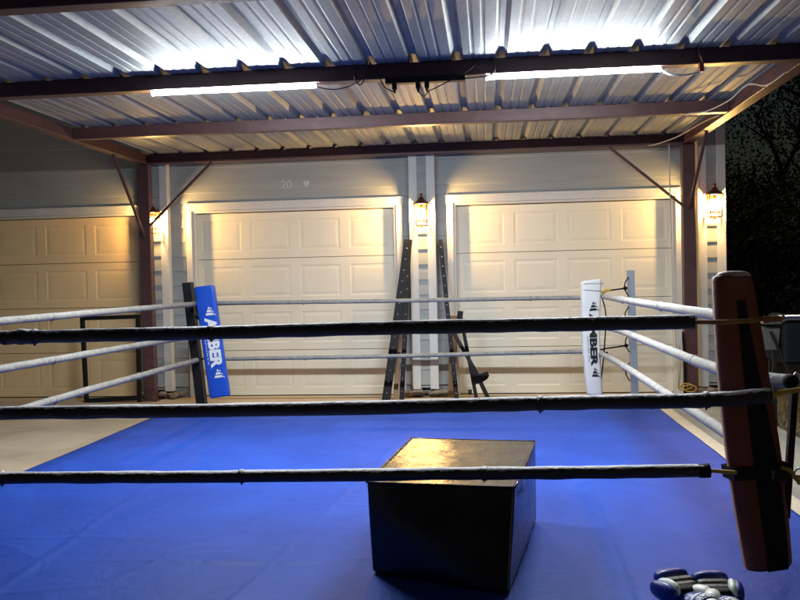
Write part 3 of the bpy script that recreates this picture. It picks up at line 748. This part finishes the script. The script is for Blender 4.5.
b = MB(); b.bar((1.121, 3.3, .37), (1.157, 3.3, .86), .024, .03, (0, 1, 0)); b.build('black_strut', M['black'], bevel=.003, label='thin black strut standing just right of the red pad', cat='strut')


# ------------------------------------------------------------------ soft plyo box
bt = [(-.520, 3.52), (.060, 3.285), (.228, 4.32), (-.42, 4.46)]; tp = [(-.535, 3.515), (.097, 3.437), (.235, 4.406), (-.433, 4.497)]
ZT_ = .45
b = MB(); n = 12
def face(P00, P10, P11, P01, bul):
    P00, P10, P11, P01 = map(Vector, (P00, P10, P11, P01)); nn = (P10 - P00).cross(P01 - P00).normalized()
    k = len(b.v)
    for j in range(n + 1):
        for i in range(n + 1):
            u, v = i / n, j / n; p = (P00 * (1 - u) + P10 * u) * (1 - v) + (P01 * (1 - u) + P11 * u) * v
            s_ = 16 * u * (1 - u) * v * (1 - v); e = min(1, 12 * min(u, 1 - u, v, 1 - v))
            b.v.append(p + nn * (bul * s_ + .007 * e * noise.noise(p * 7)))
    for j in range(n):
        for i in range(n): a = k + j * (n + 1) + i; b.f.append((a, a + 1, a + n + 2, a + n + 1))
B3 = [(x, y, .056) for x, y in bt]; T3 = [(x, y, ZT_ + (.0 if i != 3 else .0)) for i, (x, y) in enumerate(tp)]
face(T3[0], T3[1], T3[2], T3[3], -.006)
bx = empty('plyo_box', (-.15, 3.9, .056), 'large soft black vinyl plyo box standing on the blue canvas', 'plyo box')
def closebox():
    import bmesh
    return
b2 = b; b = b2
for i in range(4):
    j = (i + 1) % 4; face(B3[i], B3[j], T3[j], T3[i], .020)
face(B3[3], B3[2], B3[1], B3[0], 0)
o = b.build('padded_body', M['vinylblack'], bx, smooth=False)
import bmesh
bm = bmesh.new(); bm.from_mesh(o.data); bmesh.ops.remove_doubles(bm, verts=bm.verts, dist=.0008); bmesh.ops.recalc_face_normals(bm, faces=bm.faces); bm.to_mesh(o.data); bm.free()
o.data.polygons.foreach_set('use_smooth', [True] * len(o.data.polygons))
md = o.modifiers.new('b', 'BEVEL'); md.width = .014; md.segments = 3; md.limit_method = 'ANGLE'; md.angle_limit = math.radians(50); md.harden_normals = True
b = MB()
for i in range(4):
    a, c = Vector(T3[i]), Vector(T3[(i + 1) % 4]); b.tube([a.lerp(c, t / 8) + Vector((0, 0, -.002 + .002 * noise.noise(a * 3 + Vector((t, 0, 0))))) for t in range(9)], .0045, 6)
b.build('seam_piping', M['vinylblack'], bx, smooth=True)
b = MB(); a, c = Vector(B3[1]), Vector(T3[2])
def rs_(u, v, l=.018): 
    p = (Vector(B3[1]).lerp(Vector(B3[2]), u)).lerp(Vector(T3[1]).lerp(Vector(T3[2]), u), v); return p + Vector((l, -.003, 0))
vs = [rs_(.12, .80), rs_(.26, .80), rs_(.26, .90), rs_(.12, .90)]
vs_t, fs_t = text_mesh('AMBER', 1, .01)
b.add([rs_(.14 + .2 * p.x, .80 + .07 * p.y) for p in vs_t], fs_t); b.build('printed_logo', mat('faint_grey_print', (.14, .14, .16), .5), bx)

# ------------------------------------------------------------------ boxing gloves
def glove(loc, rz, mirror, label, tilt=0):
    t = empty('boxing_glove', loc, label, 'boxing glove', 'boxing gloves lying on the canvas')
    Rz = Matrix.Rotation(rz, 3, 'Z'); L = Vector(loc)
    def fin(b, name, m, parent=t, sub=0, **k):
        for i, v in enumerate(b.v): 
            q = Vector((v.x * mirror, v.y, v.z)) * .97; b.v[i] = L + Rz @ q
        return b.build(name, m, parent, smooth=True, subsurf=sub, **k)
    # local: +y = finger end, palm faces up
    b = MB(); b.ellipsoid((0, .045, .045), (.070, .095, .045), None, 24, 14, .8); b.ellipsoid((0, -.06, .042), (.052, .06, .036), None, 20, 12, .85); fin(b, 'hand_shell', M['leather_b'])
    Rx = Matrix.Rotation(math.radians(-12), 3, 'X')
    b = MB(); b.ellipsoid((0, .105, .078), (.070, .036, .040), Rx, 24, 14, .6); fin(b, 'finger_roll', M['leather_b'])
    for k in range(2):
        b = MB(); b.ellipsoid((0.002, .058 - k * .030, .088 - k * .009), (.062 - k * .003, .019, .013), None, 20, 10, .5); fin(b, 'palm_strip', M['leather_g'])
    b = MB(); b.ellipsoid((0, -.005, .078), (.048, .030, .012), None, 16, 8, .7); fin(b, 'palm_mesh', M['strap'])
    b = MB(); b.ellipsoid((-.080, .03, .062), (.026, .070, .038), Matrix.Rotation(math.radians(14), 3, 'Z'), 20, 12, .9); fin(b, 'thumb', M['leather_b'])
    b = MB(); b.ellipsoid((-.064, .024, .076), (.018, .060, .034), Matrix.Rotation(math.radians(14), 3, 'Z') @ Matrix.Rotation(math.radians(18), 3, 'Y'), 20, 12, .9); fin(b, 'thumb_panel', M['leather_w'])
    b = MB(); b.ellipsoid((.040, -.045, .072), (.030, .045, .026), Matrix.Rotation(math.radians(18), 3, 'Z'), 20, 12, .8); fin(b, 'heel_pad', M['leather_w'])
    b = MB(); b.tube([(0, -.085, .046), (0, -.11, .046), (0, -.165, .047), (0, -.19, .047)], [.044, .047, .048, .049], 20, sub=3)
    cu = fin(b, 'cuff', M['leather_w'])
    b = MB(); b.tube([(0, -.104, .046), (0, -.155, .047)], .0505, 20, sub=4); sp = fin(b, 'closure_strap', M['leather_b'], cu)
    vs, fs = text_mesh('AMBER', 1, .02); b = MB()
    for p in vs: 
        a = (p.x - .5) * 1.5; b.v.append(Vector(((.0525) * math.sin(a) * mirror, -.148 + .034 * p.y, .0465 + .0525 * math.cos(a))))
    b.f = fs; fin(b, 'lettering', M['inkw'], cu)
glove((.725, 3.205, .052), math.radians(20), 1, 'blue and white boxing glove, the left one of the pair near the camera')
glove((.838, 3.18, .052), math.radians(4), -1, 'blue and white boxing glove, the right one of the pair near the camera')

# ------------------------------------------------------------------ things leaning by the house
def upright(a, c, w, label, group='punched steel uprights leaning at the pilaster', holes=9, d=.035, tip=None):
    t = empty('steel_upright', a, label, 'steel upright', group)
    b = MB(); b.bar(a, c, w, .006, (0, 1, 0)); b.build('web', M['black'], t)
    A, Z = Vector(a), Vector(c); tt = (Z - A).normalized(); sx = tt.cross(Vector((0, 1, 0))).normalized()
    b = MB(); 
    for s in (-1, 1): b.bar(A + sx * s * w / 2 + Vector((0, d / 2, 0)), Z + sx * s * w / 2 + Vector((0, d / 2, 0)), .005, d, (0, 1, 0))
    b.build('flange', M['black'], t)
    b = MB()
    for i in range(holes):
        p = A.lerp(Z, (i + .7) / (holes + .5)); b.lathe(p + Vector((0, -.0045, 0)), [(.008, -.001), (.008, .001)], 8, 'y')
    b.build('bolt_holes', M['metal'], t)
upright((-1.125, 8.93, .002), (-.865, 9.19, 1.76), .085, 'wide black punched steel upright leaning left of the centre pilaster', holes=14)
upright((-.955, 8.95, .002), (-.855, 9.19, 1.74), .045, 'narrow black steel upright next to the pilaster, left side', holes=12)
upright((-.355, 8.95, .002), (-.512, 9.2, 1.75), .042, 'black punched steel upright leaning right of the centre pilaster', holes=16)
b = MB(); b.add([(-.882, 9.20, 1.70), (-.845, 9.19, 1.70), (-.90, 9.06, .80), (-1.00, 9.05, .80), (-.882, 9.21, 1.70), (-.845, 9.20, 1.70), (-.90, 9.07, .80), (-1.00, 9.06, .80)],
     [(0, 1, 2, 3), (7, 6, 5, 4), (0, 3, 7, 4), (1, 5, 6, 2), (0, 4, 5, 1), (3, 2, 6, 7)])
b.build('dark_board', M['black'], label='tapering dark panel wedged between the two left uprights', cat='panel')
b = MB(); b.bar((-1.03, 8.99, .002), (-.955, 9.16, .95), .05, .02, (0, 1, 0)); b.build('wood_lath', M['wood'], bevel=.002, label='brown wooden lath leaning behind the steel uprights', cat='lath')
b = MB(); b.bar((-.41, 9.14, .002), (-.385, 9.26, .9), .09, .02, (0, 1, 0)); b.build('wood_lath', M['wood'], bevel=.002, label='brown wooden board at the left edge of the right garage door', cat='lath')
# pipe bench stand
t = empty('bench_stand', (-.15, 8.95, 0), 'black folding steel bench stand leaning before the right garage door', 'bench stand')
b = MB(); b.bar((-.30, 9.0, .93), (-.14, 8.92, .01), .038, .038, (0, 1, 0)); b.build('leg', M['black'], t, bevel=.003)
b = MB(); b.bar((-.375, 9.02, .72), (-.17, 8.93, .36), .04, .035, (0, 1, 0)); b.bar((-.17, 8.93, .36), (-.01, 8.90, .01), .045, .04, (0, 1, 0)); b.build('leg', M['black'], t, bevel=.003)
b = MB(); b.box(-.335, -.275, 8.98, 9.04, .86, .96, Matrix.Rotation(.15, 3, 'Y'), (-.3, 9, .9)); b.build('clamp', M['black'], t, bevel=.004)
b = MB(); vs = [(-.21, .36), (-.15, .315), (-.10, .29), (-.02, .315), (.0, .27), (-.02, .235), (-.08, .195), (-.15, .175), (-.19, .22)]
vv = [(x, 8.885, z) for x, z in vs] + [(x, 8.91, z) for x, z in vs]; n = len(vs)
b.add(vv, [tuple(range(n)), tuple(range(2 * n - 1, n - 1, -1))] + [(i, (i + 1) % n, n + (i + 1) % n, n + i) for i in range(n)]); b.build('foot_plate', M['black'], t, bevel=.003)
b = MB(); b.lathe((-.21, 8.93, .09), [(.028, -.02), (.028, .02)], 12, 'x'); b.build('end_knob', M['black'], t)
# square tube frame at the left garage door
t = empty('square_stand', (-4.24, 9.0, 0), 'black square tube frame standing before the left garage door', 'steel stand')
for a, c, n_ in (((-4.56, 8.98, .0), (-4.60, 9.02, .95), 'upright'), ((-3.935, 8.98, .0), (-3.94, 9.02, .96), 'upright'), ((-4.62, 9.02, .955), (-3.91, 9.02, .965), 'top_rail'), ((-4.535, 8.98, .022), (-3.955, 8.98, .05), 'bottom_rail')):
    b = MB(); b.bar(a, c, .045 if n_ != 'bottom_rail' else .05, .04, (0, 1, 0)); b.build(n_, M['black'], t, bevel=.003)

# ------------------------------------------------------------------ right-hand background
t = empty('covered_grill', (2.8, 7.6, 0), 'dark covered barbecue grill with pale side shelf on the lawn', 'grill')
b = MB(); b.box(2.50, 3.35, 7.35, 7.9, .52, .90); b.build('covered_body', M['cover'], t, bevel=.03, segs=3)
b = MB(); b.tube([(2.44, 7.31, .935), (3.3, 7.31, .935)], .012, 10); b.build('handle', M['metal'], t, smooth=True)
b = MB(); b.box(2.33, 2.49, 7.36, 7.85, .865, .885); b.build('side_shelf', M['greyp'], t, bevel=.004)
b = MB(); b.add([(2.34, 7.4, .64), (2.47, 7.4, .64), (2.49, 7.4, .84), (2.31, 7.4, .84), (2.34, 7.6, .64), (2.47, 7.6, .64), (2.49, 7.65, .84), (2.31, 7.65, .84)], [(0, 1, 2, 3), (7, 6, 5, 4), (0, 4, 5, 1), (1, 5, 6, 2), (3, 7, 4, 0), (2, 6, 7, 3)]); b.build('side_bin', M['greyp'], t, bevel=.006)
for x, y in ((2.44, 7.42), (2.55, 7.85), (3.3, 7.42), (3.3, 7.85)):
    b = MB(); b.bar((x, y, 0), (x, y, .52 if x > 2.5 else .64), .03, .03); b.build('leg', M['black'], t)
b = MB(); b.bar((2.40, 7.38, .80), (2.56, 7.38, .42), .02, .02, (0, 1, 0)); b.bar((2.45, 7.42, .28), (3.3, 7.42, .28), .02, .02); b.build('cross_bar', M['black'], t)

def limb(b, p, d, r, L, depth, tips):
    pts = [Vector(p)]; d = Vector(d).normalized(); n = 5
    for i in range(n):
        d = (d + Vector((random.uniform(-.25, .25), random.uniform(-.25, .25), random.uniform(-.1, .2)))).normalized()
        pts.append(pts[-1] + d * L / n)
    b.tube(pts, [r * (1 - .55 * i / n) for i in range(n + 1)], 7)
    if depth == 0: tips += [pts[-1], pts[-2], pts[-3]]; return
    for k in range(random.choice((3, 4))):
        q = pts[random.choice((2, 3, 4, 5))]
        nd = (d + Vector((random.uniform(-1.1, 1.1), random.uniform(-1.1, 1.1), random.uniform(-.35, .7)))).normalized()
        limb(b, q, nd, r * .5, L * .68, depth - 1, tips)
    tips.append(pts[-1])
def leaves(b, tips, n, sp, s):
    for i in range(n):
        c = random.choice(tips); p = c + Vector((random.gauss(0, sp), random.gauss(0, sp), random.gauss(0, sp * .8)))
        a = Vector((random.uniform(-1, 1), random.uniform(-1, 1), random.uniform(-1, .4))).normalized(); q = a.cross(Vector((random.random(), random.random(), random.random()))).normalized()
        l = s * random.uniform(.6, 1.4)
        b.add([p, p + a * l * .5 + q * l * .28, p + a * l, p + a * l * .5 - q * l * .28], [(0, 1, 2, 3)])
def tree(loc, h, label, seed, nl=9000, m='leaf', sp=.28, s=.075, lean=(0, 0)):
    random.seed(seed)
    t = empty('tree', loc, label, 'tree', None)
    b = MB(); tips = []
    limb(b, loc, (lean[0], lean[1], 1), .16, h * .5, 3, tips); b.build('trunk', M['bark'], t, smooth=True)
    b = MB(); leaves(b, tips, nl, sp, s); b.build('crown', M[m], t)
tree((3.75, 12.6, 0), 4.6, 'dark leafy tree beside the house corner, nearest the right lantern', 3, 11000, 'leaf', .30, .055)
tree((5.6, 13.6, 0), 5.0, 'tall dark tree standing behind the covered grill', 5, 10000, 'leaf2', .32, .055)
tree((8.2, 13.4, 0), 5.2, 'dark tree at the far right edge overhanging the lawn', 11, 7000, 'leaf2', .28, .055, lean=(-.1, 0))
# hedge mass and fence
for i, (x, y, w_, h_) in enumerate(((3.6, 13.2, .9, 1.9), (5.2, 14.2, 1.1, 2.3), (7.0, 14.0, 1.2, 2.1))):
    random.seed(40 + i); t = empty('shrub', (x, y, 0), ['dark shrub growing behind the house corner', 'large dark shrub in front of the middle of the fence', 'dark shrub at the far right end of the fence'][i], 'shrub')
    b = MB()
    for k in range(9): b.tube([(x, y, 0), (x + random.uniform(-.4, .4), y + random.uniform(-.3, .3), h_ * .5), (x + random.uniform(-.9, .9) * w_, y + random.uniform(-.5, .5), h_ * .9)], .02, 5, sub=4)
    b.build('stems', M['bark'], t)
    b = MB(); tips = [Vector((x + random.gauss(0, w_ * .5), y + random.gauss(0, .4), random.uniform(.2, h_))) for _ in range(60)]; leaves(b, tips, 4500, .22, .08); b.build('foliage', M['leaf2'], t)
t = empty('board_fence', (6, 15.2, 0), 'dark weathered board fence behind the shrubs', 'fence')
b = MB(); x = 2.75
while x < 13: b.box(x, x + .138, 15.2 + random.uniform(-.004, .004), 15.222, .03, 1.8 + random.uniform(-.01, .01)); x += .145
b.build('boards', M['fence'], t)
b = MB(); b.box(2.75, 13, 15.224, 15.26, .4, .49); b.box(2.75, 13, 15.224, 15.26, 1.4, 1.49); b.build('rails', M['fence'], t)
# bird box / hanging overhead cable seen against the sky
cord('overhead_cable', [(3.0, 10.6, 1.95), (3.6, 10.8, 2.22), (4.4, 11.0, 2.42), (5.6, 11.4, 2.50), (7.4, 12, 2.4)], .014, M['bark'], 'thin bare branch arching right past the lantern', 'branch')

# ------------------------------------------------------------------ world, sun (moon), camera
w = bpy.data.worlds.new('World'); S.world = w; w.use_nodes = True
nt = w.node_tree; bg = nt.nodes['Background']
sk = nt.nodes.new('ShaderNodeTexSky'); sk.sky_type = 'NISHITA'; sk.sun_disc = False
sk.sun_elevation = math.radians(24); sk.sun_rotation = math.radians(140); sk.air_density = 1.6; sk.dust_density = 4
nt.links.new(sk.outputs[0], bg.inputs[0]); bg.inputs[1].default_value = .0062
sun = bpy.data.lights.new('moon', 'SUN'); sun.energy = .012; sun.angle = math.radians(.5); sun.color = (.8, .88, 1)
so = bpy.data.objects.new('moon', sun); COL.objects.link(so); so.rotation_euler = (math.radians(66), 0, math.radians(40))

cam = bpy.data.cameras.new('camera'); co = bpy.data.objects.new('camera', cam); COL.objects.link(co)
r = Vector((.99425241, .10465007, -.02259438)); u = Vector((.01987487, .02695716, .99943899)); f_ = Vector((-.10520044, .99414369, -.02472231))
m = Matrix(((r.x, u.x, -f_.x, 0), (r.y, u.y, -f_.y, 0), (r.z, u.z, -f_.z, 1.3177), (0, 0, 0, 1))); co.matrix_world = m
cam.sensor_width = 36; cam.lens = 829.82 / 800 * 36; cam.clip_end = 500; cam.clip_start = .05
S.camera = co
S.view_settings.view_transform = 'Standard'; S.view_settings.look = 'None'; S.view_settings.exposure = 0; S.view_settings.gamma = 1
cy = S.cycles; cy.use_denoising = True; cy.max_bounces = 8; cy.diffuse_bounces = 4; cy.glossy_bounces = 4; cy.transparent_max_bounces = 12
cy.sample_clamp_indirect = 6; cy.caustics_reflective = False; cy.caustics_refractive = False
for o in S.objects:
    if 'wo' in o: del o['wo']
